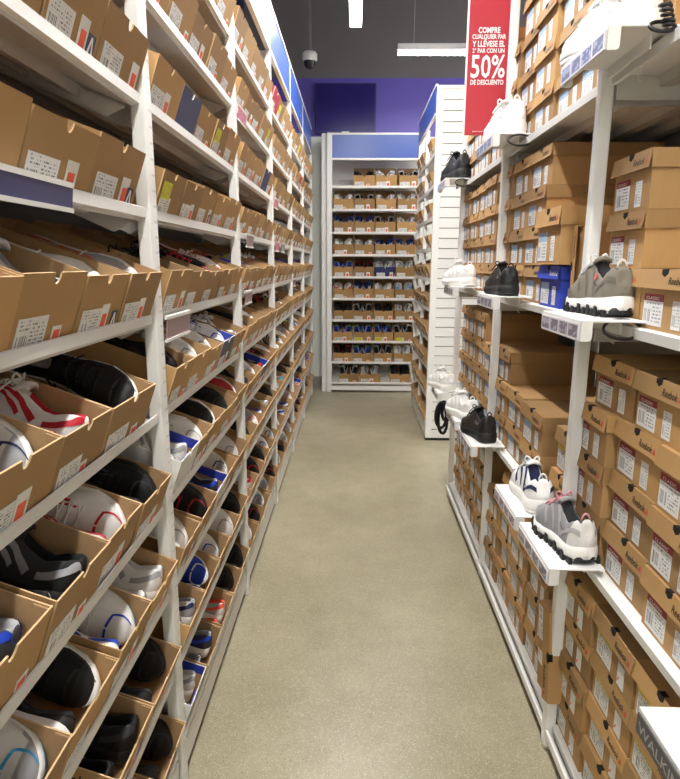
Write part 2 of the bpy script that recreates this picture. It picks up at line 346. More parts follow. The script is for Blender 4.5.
for b in range(6):
    y0, y1 = LY[b]+.058, LY[b+1]-.006
    for k, z in enumerate(LZ):
        n = 5 if b < 3 else 4
        if (b, k) in EDGE: ed = EDGE[(b, k)]
        else:
            ws = [random.uniform(.88, 1.08) for _ in range(n)]; s = sum(ws); ed = [y0]
            for q in ws: ed.append(ed[-1]+(y1-y0)*q/s)
        for i in range(len(ed)-1):
            if b == 0 and (ed[i+1] < .62 or (k >= 8 and i < 2) or (k == 1 and i == 2)): continue
            kind = KIND.get((b, k, i), 'kraft'); wd = (ed[i+1]-ed[i])
            extra = ' with yellow sticker' if (b, k, i) in YEL else ''
            pos = f"{ORD[i]} in {BAYN[b]} bay" if b else f"{ORD[len(ed)-2-i-(1 if k == 1 and i < 2 else 0)]} before first post"
            lab = f"open {KD[kind]} shoebox{extra}, {pos}, {LEV[k]} shelf of sloping rack"
            o = open_box(kind, (LX-.012+random.uniform(-.002, .004), (ed[i]+ed[i+1])/2, z-.0165), 0, (wd-.004)/BW*.99, lab, 'open shoeboxes on the sloping rack',
                         yel=(b, k, i) in YEL, logo=(b, k, i) in LOGO, hs=random.uniform(.93, 1.06), side=(b == 0 and k == 1 and i == 3))
            BOXES[(b, k, i)] = (o, wd, pos)

# ------------------------------------------------------------------ shoes
def lerp_table(tb, s):
    if s <= tb[0][0]: return tb[0][1]
    for (a, x), (b, y) in zip(tb, tb[1:]):
        if s <= b:
            t_ = (s-a)/(b-a); t_ = t_*t_*(3-2*t_); return x+(y-x)*t_
    return tb[-1][1]
class Shoe:
    def __init__(s, L=.28, W=.05, bulk=1.0, sole=.026, high=0.0, ns=26):
        s.L, s.W, s.bulk, s.sole, s.high, s.ns = L, W, bulk, sole, high, ns
    def hw(s, t):
        w_ = lerp_table([(0, .76), (.12, .78), (.3, .70), (.45, .72), (.62, .92), (.72, 1.0), (.84, .93), (1, .80)], t)
        e = 1
        if t < .10: e = math.sqrt(max(0, 1-((.10-t)/.10)**2))
        if t > .80: e = math.sqrt(max(0, 1-((t-.80)/.20)**2.2))
        return s.W*w_*e
    def cy(s, t): return .006*math.sin(math.pi*min(1, max(0, t)))*1.0 - .010*max(0, t-.7)/.3
    def zb(s, t): return .016*max(0, (t-.72)/.28)**2 + .004*max(0, (.08-t)/.08)**2
    def zt(s, t): return s.zb(t) + lerp_table([(0, s.sole+.006), (.3, s.sole+.002), (.6, s.sole-.003), (1, s.sole-.007)], t)
    def top(s, t):
        z = lerp_table([(0, .060), (.03, .088), (.07, .097), (.13, .090), (.24, .074), (.36, .086), (.44, .098), (.52, .091), (.64, .074), (.75, .060), (.86, .051), (.94, .044), (1, .026)], t)
        if t < .5: z += s.high
        return max(s.zt(t)+.001, z*s.bulk + s.zb(t)*.6)
    def prof(s, t, a, off=0.0):
        """a in 0..pi across the upper"""
        z0 = s.zt(t)-.004; z1 = s.top(t); w_ = s.hw(t)*.97
        ca, sa = math.cos(a), math.sin(a); ex = .62 if t > .5 else .8
        f = abs(sa)**ex; nar = lerp_table([(0, .22), (.2, .24), (.42, .40), (.6, .18), (.8, 0), (1, 0)], t)
        y = w_*(1 if ca > 0 else -1)*abs(ca)**.72*(1-nar*f); 
        bulge = 1+.05*math.sin(math.pi*min(1, f*1.2)); y *= bulge
        x = t*s.L
        if t < .12: x += (-.006*math.sin(f*math.pi)+.008*f)*(1-t/.12)
        p = Vector((x, s.cy(t)+y, z0+(z1-z0)*f))
        if off:
            e = .01
            q = s.prof(t, min(math.pi-.001, max(.001, a+e))); r = s.prof(min(.999, t+e), a)
            nrm = (q-p).cross(r-p); nrm = nrm.normalized() if nrm.length > 1e-9 else Vector((0, 0, 1))
            c0 = Vector((x, s.cy(t), z0)); 
            if nrm.dot(p-c0) < 0: nrm = -nrm
            p = p+nrm*off
        return p
    def ts(s): return [.5-.5*math.cos(math.pi*i/s.ns) for i in range(s.ns+1)]
    def opening(s, t):
        a, b = .045, .44
        return 0 if t <= a or t >= b else (math.sin(math.pi*(t-a)/(b-a)))**.35
    def upper(s, toe=0, heel=0, side=0, lining=1, tongue=None, name='shoe'):
        NO, NI = 9, 4
        mb = MB(); rows = []; T = s.ts(); flags = []
        for t in T:
            t = min(1-1e-6, max(1e-6, t)); o = s.opening(t); ae = math.pi/2*(1-.48) if True else 0
            row = []
            half = []
            for j in range(NO+1): half.append(ae*j/NO)
            L_ = [s.prof(t, a) for a in half]; R_ = [s.prof(t, math.pi-a) for a in half]
            def inner(edge, sgn):
                out = []
                for k_ in range(1, NI+1):
                    a = ae+(math.pi/2-ae)*k_/(NI+.5)
                    q = s.prof(t, a if sgn > 0 else math.pi-a)
                    if o > 0:
                        cyy = s.cy(t); dy = edge.y-cyy
                        tgt = {1: (cyy+dy*.86, edge.z+.002), 2: (cyy+dy*.76, edge.z-.004), 3: (cyy+dy*.72, edge.z-.03), 4: (cyy+dy*.6, .034)}[k_]
                        q = Vector((q.x, tgt[0]*o+q.y*(1-o), tgt[1]*o+q.z*(1-o)))
                    out.append(q)
                return out
            li, ri = inner(L_[-1], 1), inner(R_[-1], -1)
            cpt = s.prof(t, math.pi/2)
            if o > 0: cpt = Vector((cpt.x, s.cy(t), .033*o+cpt.z*(1-o)))
            row = L_+li+[cpt]+ri[::-1]+R_[::-1]
            rows.append(row); flags.append(o > 0)
        nc = len(rows[0]); vs = [p for r in rows for p in r]; fs = []; ms = []
        for i in range(len(rows)-1):
            t = (T[i]+T[i+1])/2
            for j in range(nc-1):
                fs.append((i*nc+j, i*nc+j+1, (i+1)*nc+j+1, (i+1)*nc+j)); jj = min(j, nc-2-j)
                m = 0
                if jj >= NO+1 and .03 < t < .45: m = lining
                elif jj >= NO-1 and t >= .44 and t < .68: m = tongue if tongue is not None else 0
                elif t > .87 or (t > .8 and jj < 3): m = toe
                elif t < .12: m = heel
                elif jj < 3: m = side
                ms.append(m)
        mb.add(vs, fs, ms, True)
        # tongue
        tv = []; tf = []
        for q in range(6):
            u = q/5; t = .56-.16*u
            zz = s.top(t)-.007+.021*u**1.5
            for y in (-.018, -.010, 0, .010, .018): tv.append((t*s.L, s.cy(t)+y*(1+.15*u), zz-abs(y)**2*22-.007))
            for y in (.018, .010, 0, -.010, -.018): tv.append((t*s.L+.003, s.cy(t)+y*(1+.15*u), zz-abs(y)**2*22+.0005))
        for q in range(5):
            for j in range(10): tf.append((q*10+j, q*10+(j+1) % 10, (q+1)*10+(j+1) % 10, (q+1)*10+j))
        tf.append(tuple(range(50, 60)))
        mb.add(tv, tf, tongue if tongue is not None else 0, True)
        return mb
    def solep(s, lugs=False, wave=False):
        """(midsole builder, outsole builder)"""
        T = s.ts(); mid = MB(); outs = MB()
        def ring_strip(mb, levels, mat):
            vs = []; nl = len(levels(0.5, 0))
            for i, t in enumerate(T):
                tt = min(1-1e-6, max(1e-6, t))
                lv = levels(tt, i)
                row = [(tt*s.L+dx, s.cy(tt)+s.hw(tt)*k, z) for k, z, dx in lv]+[(tt*s.L+dx, s.cy(tt)-s.hw(tt)*k, z) for k, z, dx in lv[::-1]]
                vs += row
            nc = 2*nl; fs = [(i*nc+j, (i+1)*nc+j, (i+1)*nc+(j+1) % nc, i*nc+(j+1) % nc) for i in range(len(T)-1) for j in range(nc)]
            mb.add(vs, fs, mat, True)
        def ex(t): return -.005*(1-t/.1) if t < .1 else (.004*(t-.8)/.2 if t > .8 else 0)
        def wv(i, t): return (.006*(1 if (i//2) % 2 else -1) if wave else 0)
        ring_strip(mid, lambda t, i: [(.90, s.zb(t)+.007, ex(t)), (1.03, s.zb(t)+.0075+wv(i, t)*.5, ex(t)), (1.09, s.zb(t)*.5+s.zt(t)*.5, ex(t)), (1.04, s.zt(t), ex(t)*.6), (.93, s.zt(t)+.002, 0)], 0)
        ring_strip(outs, lambda t, i: [(.88, s.zb(t), ex(t)*.5), (.98, s.zb(t)+.001, ex(t)), (1.05, s.zb(t)+.008+max(0, wv(i, t)), ex(t)*1.05), (.9, s.zb(t)+.009, ex(t)*.5)], 0)
        if lugs:
            n = 11
            for i in range(n):
                t = .05+.9*i/(n-1)
                for sg in (-1, 1):
                    y = s.cy(t)+sg*s.hw(t)*.98; x = t*s.L; z = s.zb(t)
                    hh = .019 if i % 2 else .012
                    outs.prism([(x-.010, z-.003), (x+.008, z-.003), (x+.005, z+hh), (x-.006, z+hh*.9)], 1, y-.006+sg*.004, y+.004+sg*.004, 0)
        return mid, outs
    def strip(s, pts, wd, mb=None, mat=0, off=.0016, seg=3, mirror=True):
        """raised band following the side of the upper: pts = [(t, a)]"""
        mb = mb or MB()
        fine = []
        for (a, b) in zip(pts, pts[1:]):
            for q in range(seg): fine.append((a[0]+(b[0]-a[0])*q/seg, a[1]+(b[1]-a[1])*q/seg))
        fine.append(pts[-1])
        for sg in ((1, -1) if mirror else (1,)):
            vs = []; n = len(fine)
            for i, (t, a) in enumerate(fine):
                ww = wd if not callable(wd) else wd(i/(n-1))
                j0, j1 = fine[max(0, i-1)], fine[min(n-1, i+1)]
                dt, da = (j1[0]-j0[0])*s.L, (j1[1]-j0[1])*.05; l = math.hypot(dt, da) or 1
                nt, na = -da/l*ww/s.L, dt/l*ww/.05
                for q in (-1, 0, 1):
                    tt = min(.99, max(.01, t+nt*q)); aa = min(1.56, max(.02, a+na*q))
                    p = s.prof(tt, aa if sg > 0 else math.pi-aa, off if q == 0 else off*.8); vs.append(p)
            fs = [(i*3+j, i*3+j+1, (i+1)*3+j+1, (i+1)*3+j) for i in range(n-1) for j in range(2)]
            mb.add(vs, fs, mat, True)
        return mb
    def laces(s, n=5, r=.0022, bow=True):
        mb = MB()
        for i in range(n):
            t0 = .48+.19*i/(n-1); t1 = t0+.03
            for (ta, tb) in ((t0, t1), (t1, t0)):
                pts = []
                for q in range(7):
                    u = q/6; t = ta+(tb-ta)*u; a = 1.05+(math.pi-2.1)*u
                    pts.append(s.prof(t, a, .004 if q in (0, 6) else .006))
                mb.tube(pts, r, 0, 5)
        if bow:
            c0 = s.prof(.49, math.pi/2, .006)
            for sg in (-1, 1):
                pts = [c0+Vector((.006*math.sin(u*math.pi)*2-.012*u, sg*(.003+.019*math.sin(u*math.pi)), .008*math.sin(u*math.pi*2)+.004)) for u in [q/8 for q in range(9)]]
                mb.tube(pts, r, 0, 5)
                pts = [c0+Vector((.012*u, sg*.038*u, .004-.028*u*u)) for u in [q/5 for q in range(6)]]; mb.tube(pts, r*.9, 0, 5)
        return mb
def M_(n, rgb, rough=.6, bump=0.0): return flat(n, rgb, rough, 0, .05, 60, bump)
WH = M_('white_leather', (244, 243, 241), .45); OFFW = M_('off_white_mesh_fabric', (226, 223, 220), .7, .3); LGREY = M_('light_grey_fabric', (172, 172, 176), .7, .3); MGREY = M_('mid_grey_fabric', (118, 116, 116), .75, .3)
DGREY = M_('charcoal_fabric', (56, 56, 60), .75, .3); BK = M_('black_leather', (26, 26, 28), .5); BKF = M_('black_fabric', (20, 20, 22), .8, .3); NAVY = M_('navy_fabric', (34, 40, 84), .7, .2)
RED = M_('red_fabric', (196, 30, 48), .6); TEAL = M_('cyan_blue_fabric', (58, 160, 210), .6); ROYAL = M_('royal_blue_fabric', (30, 70, 200), .6); GUM = M_('gum_rubber', (206, 160, 74), .6); BROWN = M_('dark_brown_leather', (50, 42, 38), .6)
OLIVE = M_('olive_grey_suede', (128, 121, 108), .8, .3); WRUB = M_('white_rubber', (244, 243, 239), .5); BRUB = M_('black_rubber', (24, 24, 26), .6); PINKC = M_('pink_cord', (214, 150, 158), .7); LIME = M_('lime_fabric', (190, 220, 40), .6); SILV = M_('silver_grey_suede', (150, 149, 150), .8, .3)
ORNG = M_('orange_fabric', (240, 90, 50), .6)
# upper, overlay(toe/heel), lining, stripe, laces, midsole, outsole, phrase
WAYS = {
 'white': (WH, WH, OFFW, LGREY, WH, WRUB, WRUB, 'plain white sneaker'),
 'whitered': (WH, OFFW, RED, RED, WH, WRUB, WRUB, 'white sneaker with red collar'),
 'whiteblue': (WH, WH, LGREY, ROYAL, WH, WRUB, TEAL, 'white sneaker with blue trim'),
 'teal': (OFFW, LGREY, TEAL, TEAL, WH, WRUB, TEAL, 'white running shoe with cyan trim'),
 'gum': (BKF, BK, BKF, BK, BKF, WRUB, GUM, 'black sneaker with gum sole'),
 'black': (BKF, BK, BKF, DGREY, BKF, BRUB, BRUB, 'all black shoe'),
 'blackgrey': (DGREY, BKF, BKF, LGREY, LGREY, BRUB, BRUB, 'charcoal running shoe with grey laces'),
 'blackwhite': (BKF, WH, BKF, WH, WH, WRUB, BRUB, 'black sneaker with white bands'),
 'navy': (NAVY, DGREY, LGREY, ROYAL, ROYAL, WRUB, BRUB, 'navy running shoe with blue laces'),
 'blue': (ROYAL, ROYAL, BKF, WH, LIME, WRUB, BRUB, 'bright blue running shoe'),
 'redblack': (BKF, BKF, BKF, RED, RED, BRUB, RED, 'black running shoe with red laces'),
 'red': (RED, RED, BKF, BKF, BKF, WRUB, BRUB, 'red sneaker'),
 'greyorange': (LGREY, WH, ORNG, ORNG, WH, WRUB, ORNG, 'grey running shoe with orange accents'),
 'grey': (OFFW, LGREY, LGREY, NAVY, WH, WRUB, BRUB, 'pale grey running shoe'),
}
base = Shoe(ns=22); base2 = Shoe(ns=20, W=.046, bulk=.95, sole=.032)
def shoe_protos(way, shp):
    u, ov, li, st, la, mi, ou, ph = WAYS[way]
    up_ = shp.upper(toe=2, heel=2, side=0, lining=1, tongue=0).mesh('sneaker', [u, li, ov])
    a, b = shp.solep()
    stp = shp.strip([(.30, .25), (.42, .62), (.55, .95)], lambda q: .0065-.003*q); shp.strip([(.40, .22), (.50, .55), (.60, .9)], .0035, stp)
    shp.strip([(.03, .9), (.08, .55), (.16, .35), (.24, .3)], .006, stp); shp.strip([(.97, .35), (.90, .62), (.83, 1.0), (.81, 1.56)], .0025, stp); shp.strip([(.46, 1.12), (.56, 1.08), (.66, 1.16)], .003, stp)
    return [('sneaker', up_), ('midsole', a.mesh('midsole', [mi])), ('outsole', b.mesh('outsole', [ou])), ('trim', stp.mesh('trim', [st])), ('laces', shp.laces(4).mesh('laces', [la]))]
PROTO = {}
def join_mesh(parts):
    mb = MB(); mats = []
    for _, me in parts:
        off = len(mats); mats += list(me.materials)
        mb.add([v.co for v in me.vertices], [tuple(p.vertices) for p in me.polygons], [p.material_index+off for p in me.polygons], True)
    return mb.mesh('sneaker', mats)
def shoe_of(way, mat, label, group, simple=False, shape=0):
    key = (way, shape)
    if key not in PROTO:
        ps = shoe_protos(way, (base, base2)[shape]); PROTO[key] = (ps, join_mesh(ps))
    ps, joined = PROTO[key]
    if simple: o = place('sneaker', joined)
    else:
        o = place('sneaker', ps[0][1])
        for n, me in ps[1:]: place(n, me, o)
    o.matrix_world = mat; tag(o, label, 'shoe', group); return o
SPEC = {(0, 5, 1): 'grey', (0, 5, 2): 'white', (0, 5, 3): 'greyorange', (0, 4, 2): 'whitered', (0, 4, 3): 'gum', (0, 4, 1): 'grey', (0, 3, 2): 'blackgrey', (0, 3, 3): 'whitered', (0, 3, 4): 'black', (0, 3, 1): 'navy',
        (0, 2, 1): 'teal', (0, 2, 2): 'gum', (0, 2, 3): 'whiteblue', (0, 2, 4): 'white', (0, 2, 0): 'teal', (0, 1, 3): 'black', (0, 1, 4): 'black', (0, 0, 4): 'black',
        (1, 4, 0): 'black', (1, 4, 1): 'white', (1, 4, 2): 'white', (1, 4, 3): 'whiteblue', (1, 3, 0): 'white', (1, 3, 1): 'white', (1, 3, 2): 'gum', (1, 3, 3): 'black', (1, 3, 4): 'red', (1, 2, 0): 'white', (1, 2, 1): 'redblack', (1, 2, 2): 'navy', (1, 2, 3): 'grey', (1, 2, 4): 'white',
        (1, 1, 0): 'grey', (1, 1, 1): 'blue', (1, 1, 2): 'whiteblue', (1, 1, 3): 'white', (1, 1, 4): 'black', (1, 0, 0): 'white', (1, 0, 1): 'navy', (1, 0, 2): 'greyorange', (1, 0, 3): 'black', (1, 0, 4): 'black',
        (2, 3, 0): 'black', (2, 3, 1): 'white', (2, 2, 0): 'black', (2, 1, 1): 'redblack', (2, 1, 2): 'black', (2, 0, 1): 'redblack', (2, 0, 2): 'teal', (2, 0, 3): 'teal', (3, 0, 1): 'gum', (3, 0, 2): 'white', (3, 1, 2): 'blue', (4, 2, 2): 'blue', (4, 3, 1): 'blue', (5, 2, 1): 'blue', (5, 1, 1): 'blue'}
wk = ['white', 'white', 'white', 'grey', 'whiteblue', 'whitered', 'black', 'black', 'gum', 'blackwhite', 'navy', 'blue', 'teal', 'greyorange', 'redblack']
def put_in_box(o, wd, way, where, group, both=True, simple=False, jit=True, mode='side', extra=0):
    """two shoes on their sides, head to tail, in the tray whose matrix is o"""
    B = o.matrix_world.copy(); loc, rotq, _ = B.decompose(); R = Matrix.Translation(loc) @ rotq.to_matrix().to_4x4()
    shp = random.choice((0, 1)); ph = WAYS[way][7]; hwid = wd/2-.0055
    lift = random.uniform(.0, .012)+extra; rr = random.uniform(-.12, .12) if jit else 0
    if mode == 'up':
        for q, sg in enumerate((1, -1)[:2 if both else 1]):
            A = R @ Matrix.Translation((-.014-random.uniform(0, .01), sg*(wd/4-.001), .008+lift)) @ Matrix.Rotation(math.pi, 4, 'Z') @ Matrix.Rotation(math.radians(-4), 4, 'Y') @ Matrix.Rotation(sg*.22, 4, 'X') @ Matrix.Diagonal((1, min(1, wd/.2), 1, 1))
            shoe_of(way, A, f"{ph} {('further', 'nearer')[q]} of pair, {where}", group, simple, shp)
        return
    # first shoe: toe to the aisle, sole against the far side wall, lying on its side
    zc = .052; roll = random.uniform(64, 84)
    A = R @ Matrix.Translation((-.303+random.uniform(0, .012), hwid, zc+lift*.6)) @ Matrix.Rotation(math.radians(roll), 4, 'X')
    shoe_of(way, A, f"{ph} toe outwards, {where}", group, simple, shp)
    if both:
        A = R @ Matrix.Translation((-.012, -hwid, zc-.002)) @ Matrix.Rotation(math.pi, 4, 'Z') @ Matrix.Rotation(math.radians(90), 4, 'X')
        shoe_of(way, A, f"{ph} heel outwards, {where}", group, simple, shp)
UPR = {(0, 4, 2), (0, 3, 2), (0, 2, 4), (1, 0, 0), (1, 0, 1), (1, 0, 2), (1, 1, 0), (1, 3, 0), (0, 1, 3), (1, 2, 2), (0, 3, 1), (2, 3, 0), (3, 0, 1), (3, 1, 2), (4, 2, 2), (0, 5, 1)}
for (b, k, i), (o, wd, pos) in BOXES.items():
    if k > 6: continue
    if k == 6 and (b > 2 or i % 2): continue
    if b >= 4 and k >= 6: continue
    way = SPEC.get((b, k, i)) or random.choice(wk)
    where = f"box {pos}, {LEV[k]} shelf"
    put_in_box(o, wd, way, where, 'sneakers lying in the open boxes of the sloping rack', both=(b <= 2 and k <= 5), simple=(b >= 3 or k >= 5 and b > 0), mode='up' if ((b, k, i) in UPR or ((b, k, i) not in SPEC and random.random() < .35)) else 'side')

# ------------------------------------------------------------------ shelf-edge signs on the sloping rack
def pic_mat(name, bg, fg, nx, frame=(230, 226, 230)):
    g = G(name); gc = g.sep(g.coord('Generated')); u, v = gc[1], gc[2]
    fu = g.mt('FRACT', g.mt('MULTIPLY', u, float(nx))); edge = g.mt('MAXIMUM', g.mt('LESS_THAN', g.mt('MINIMUM', fu, g.mt('SUBTRACT', 1.0, fu)), .07), g.mt('LESS_THAN', g.mt('MINIMUM', v, g.mt('SUBTRACT', 1.0, v)), .12))
    nn = g.mt('GREATER_THAN', g.noise(g.comb(g.mt('MULTIPLY', u, nx*2.2), g.mt('MULTIPLY', v, 1.8), 0.0), 1.3, 1), .54)
    g.col(g.mix(edge, g.mix(g.mt('MULTIPLY', nn, .7), lin(bg), lin(fg)), lin(frame))); g.rough(.35); return g.m
PIC = pic_mat('mauve_picture_strip', (128, 116, 134), (205, 200, 212), 4); PICB = pic_mat('blue_grey_picture_strip', (112, 122, 160), (196, 202, 224), 4)
def rail_sign(x, y, z, wd, hh, mat, label, ang=-.12):
    t = thing('shelf_edge_sign', label, 'shelf sign', (x, y, z), (0, -ang, 0), 'signs clipped to the sloping rack')
    MB().box(0, .0025, 0, wd, -hh, 0).build('card', [mat], t)
    MB().box(-.001, .005, -.001, wd+.001, -hh-.003, -hh+.004).box(-.006, .0035, 0, wd, -.004, .004).build('clear_holder', [METAL], t)
NS = flat('navy_sign_card', (58, 58, 104), .35, 0, .04); PK = flat('dusty_pink_sign_card', (150, 122, 122), .35, 0, .05); PR = flat('rose_sign_card', (205, 120, 140), .35, 0, .05)
rail_sign(LX+.014, .70, LZ[6]-.001, .27, .038, NS, 'navy sign strip clipped to the seventh shelf edge in the first bay')
mbk = MB(); put_text(mbk, 'k', .014, lambda a, b: (.0035, .02+a, -.024+b), 0, .01)
mbk.build('letter', [PAPER], bpy.data.objects['shelf_edge_sign'])
rail_sign(LX+.016, 1.405, LZ[5]-.014, .2, .055, PK, 'dusty pink sign card hanging below the sixth shelf, second bay')
for j, (y, lv, m, wds) in enumerate([(2.41, 8, PR, 'rose'), (2.45, 5, PK, 'pale pink'), (2.52, 6, PK, 'greyish pink'), (3.41, 7, PR, 'rose'), (3.43, 6, PR, 'rose'), (3.7, 6, PK, 'mauve'), (4.42, 5, PK, 'pale')]):
    rail_sign(LX+.014, y, LZ[lv]-.004, .16, .05, m, f"{wds} sign card under the {LEV[lv]} shelf edge, {BAYN[int(y-.352)]} bay")

# ------------------------------------------------------------------ back rack against the wall
BX0, BX1 = -.30, .70; BYF = 6.56
t = thing('wall_shelving_unit', 'tall white shelving unit with blue header against the back wall', 'shelving rack', (0, BYF, 0))
BX1 = BX1
for x in (BX0-.0, BX1-.045):
    bevel(MB().box(x-.005, x+.05, -.01, .06, 0, 2.72).build('upright_post', [METAL], t), .003)
MB().box(BX0-.06, BX0-.01, .02, .37, 0, 2.72).build('side_panel', [METAL], t)
MB().box(BX0, BX1, .372, .382, 0, 2.72).build('back_panel', [METAL], t)
BZ = [.114+.2322*k for k in range(10)]
for z in BZ:
    mb = MB().box(BX0+.045, BX1-.05, -.004, .008, z-.022, z, 0)
    mb.prism([(.008, z-.018), (.008, z-.030), (.008+.355*CT, z-.030+.355*ST), (.008+.355*CT, z-.018+.355*ST)], 0, BX0+.05, BX1-.055, 1); mb.build('shelf', [METAL, METAL_GREY], t)
MB().box(BX0+.045, BX1-.05, .0, .012, .02, .07).build('kick_plate', [METAL], t)
MB().box(BX0+.05, BX1-.05, -.004, .004, 2.475, 2.70, 0).box(BX0, BX1, -.014, .012, 2.70, 2.72, 1).box(BX0+.04, BX1-.04, -.010, .01, 2.455, 2.475, 1).build('header_panel', [HEADER, METAL], t)
grp = 'open shoeboxes on the back wall unit'
for k, z in enumerate(BZ):
    n, xs = (3, [-.03, .20, .445]) if k == 9 else ((3, [-.17, .065, .40]) if k == 0 else (4, [-.235+.222*q for q in range(4)]))
    for i in range(n):
        kind = 'navy' if (k, i) == (5, 2) else 'kraft'; wd = .215 if n == 4 else .23
        x = xs[i]+random.uniform(-.004, .004); ye = k == 2 and i > 0
        lab = f"open {KD[kind]} shoebox{' with yellow sticker' if ye else ''}, {ORD[i]} on {LEV[k]} shelf of the back wall unit"
        # boxes sit square, front panel toward the aisle (-y)
        o = open_box(kind, (x+wd/2, BYF+.008, z-.0165), -math.pi/2, (wd-.004)/BW*.99, lab, grp, hs=1.04)
        if ye: place('sale_sticker', L_YEL, o, (0, -.085, .012))
        way = {1: 'redblack', 2: 'blue', 3: 'black', 4: 'whitered', 5: 'grey', 6: 'white', 7: 'navy', 8: 'white', 9: 'black', 0: 'blackwhite'}[k] if i == 0 or (k == 2 and i < 3) else random.choice(['black', 'navy', 'redblack', 'white', 'blackwhite', 'grey', 'black'])
        if (k, i) == (4, 3): way = 'teal'
        if (k, i) in ((5, 0), (1, 1)): way = 'blue'
        put_in_box(o, wd, way, f"{ORD[i]} box, {LEV[k]} shelf, wall unit", 'sneakers in the back wall boxes', True, True, mode='up', extra=.006)

# ------------------------------------------------------------------ slatwall gondola beyond the closed boxes
SX, SY = .585, 4.72
t = thing('slatwall_gondola', 'white slatwall-ended display gondola with sloping box shelves on its aisle side', 'display gondola', (SX, SY, 0))
bevel(MB().box(.0, .05, .0, .04, .02, 2.68).build('end_frame', [METAL], t), .003)
mb = MB(); zz = .02
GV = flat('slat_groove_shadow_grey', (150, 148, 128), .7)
while zz < 2.66:
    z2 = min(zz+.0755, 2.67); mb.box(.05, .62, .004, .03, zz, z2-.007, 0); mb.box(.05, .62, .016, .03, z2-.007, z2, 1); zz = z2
mb.box(.0, .64, -.002, .04, 2.655, 2.68, 0); mb.build('slatwall_panel', [METAL, GV], t)
MB().box(.0, .62, .0, .04, .0, .02).build('plinth', [BLACK], t)
MB().box(.40, .41, .04, 1.3, 0, 2.68).build('back_panel', [METAL], t)
for y in (.62, 1.22):
    MB().box(.0, .03, y, y+.04, 0, 2.5).build('upright_post', [METAL], t)
MB().box(-.004, .006, .045, 1.24, 2.50, 2.685, 0).box(-.008, .01, .04, 1.24, 2.685, 2.70, 1).box(-.008, .01, .04, 1.24, 2.485, 2.50, 1).build('header_panel', [HEADER, METAL], t)
MB().box(.0, .012, .04, 1.24, .03, .11).build('kick_plate', [METAL], t)
SZ = [.14+.2322*k for k in range(10)]
for k, z in enumerate(SZ):
    MB().prism([(.012, z-.018), (.012, z-.03), (.012+.34*CT, z-.03+.34*ST), (.012+.34*CT, z-.018+.34*ST)], 1, .045, 1.22).box(.0, .014, .045, 1.22, z-.028, z).build('shelf', [METAL], t)
    for i in range(4):
        if k >= 6 and i == 1: continue
        yy = SY+.19+.285*i
        lab = f"open brown shoebox, {ORD[i]} on the {LEV[k]} shelf along the slatwall gondola"
        o = open_box('kraft', (SX+.012, yy, z-.0165), math.pi, 1.15, lab, 'open shoeboxes on the slatwall gondola')
        if k <= 6 and i < 3:
            way = random.choice(['blue', 'white', 'redblack', 'teal', 'navy', 'whiteblue'])
            put_in_box(o, .22, way, f"{ORD[i]} box, {LEV[k]} shelf, slatwall gondola", 'sneakers on the slatwall gondola', both=False, simple=True)

# ------------------------------------------------------------------ rack of closed boxes
RX = .593; RY = [.547, 1.547, 2.547, 3.547]; RZ = [.085, .672, 1.284, 1.850]
t = rack2 = thing('stock_rack', 'white stock rack stacked with closed brown shoeboxes facing the sloping rack', 'shelving rack', (0, 0, 0))
for y in RY:
    px = {RY[1]: .574, RY[2]: .585, RY[3]: .592}.get(y, .565); bevel(MB().box(px, px+.031, y-.012, y+.022, .012, 2.75).build('upright_post', [POSTM], t), .005, 3)
    MB().tube([(px+.018, y+.005, 0), (px+.018, y+.005, .014)], .016, 0, 10).build('levelling_foot', [METAL_GREY], t)
    MB().box(1.00, 1.03, y-.01, y+.02, 0, 2.75).build('rear_post', [METAL_GREY], t)
for i in range(3):
    a, b = RY[i]+.024, RY[i+1]-.014
    for z in RZ:
        mb = MB(); mb.box(.60, 1.0, a-.03, b+.03, z-.006, z, 0); mb.prism([(.596, z-.024), (.606, z-.024), (.606, z-.006), (.6, z+.001), (.594, z-.002)], 1, a, b, 0)
        for q in (.70, .84, .96): mb.box(q, q+.035, a, b, z-.03, z-.006, 1)
        for yy in (a, b-.012): mb.box(.606, .99, yy, yy+.008, z-.06, z-.006, 1)
        mb.build('shelf', [METAL, METAL_GREY], t)
    MB().box(.588, .6, a, b, .015, .045).box(.575, .583, a, b, .05, .072).build('kick_plate', [METAL], t)
    MB().box(1.03, 1.04, a, b, 0, 2.75).build('back_panel', [BACKP], t)
MB().box(.61, 1.0, -1.0, -.96, 0, .02).build('base_bar', [METAL], t)

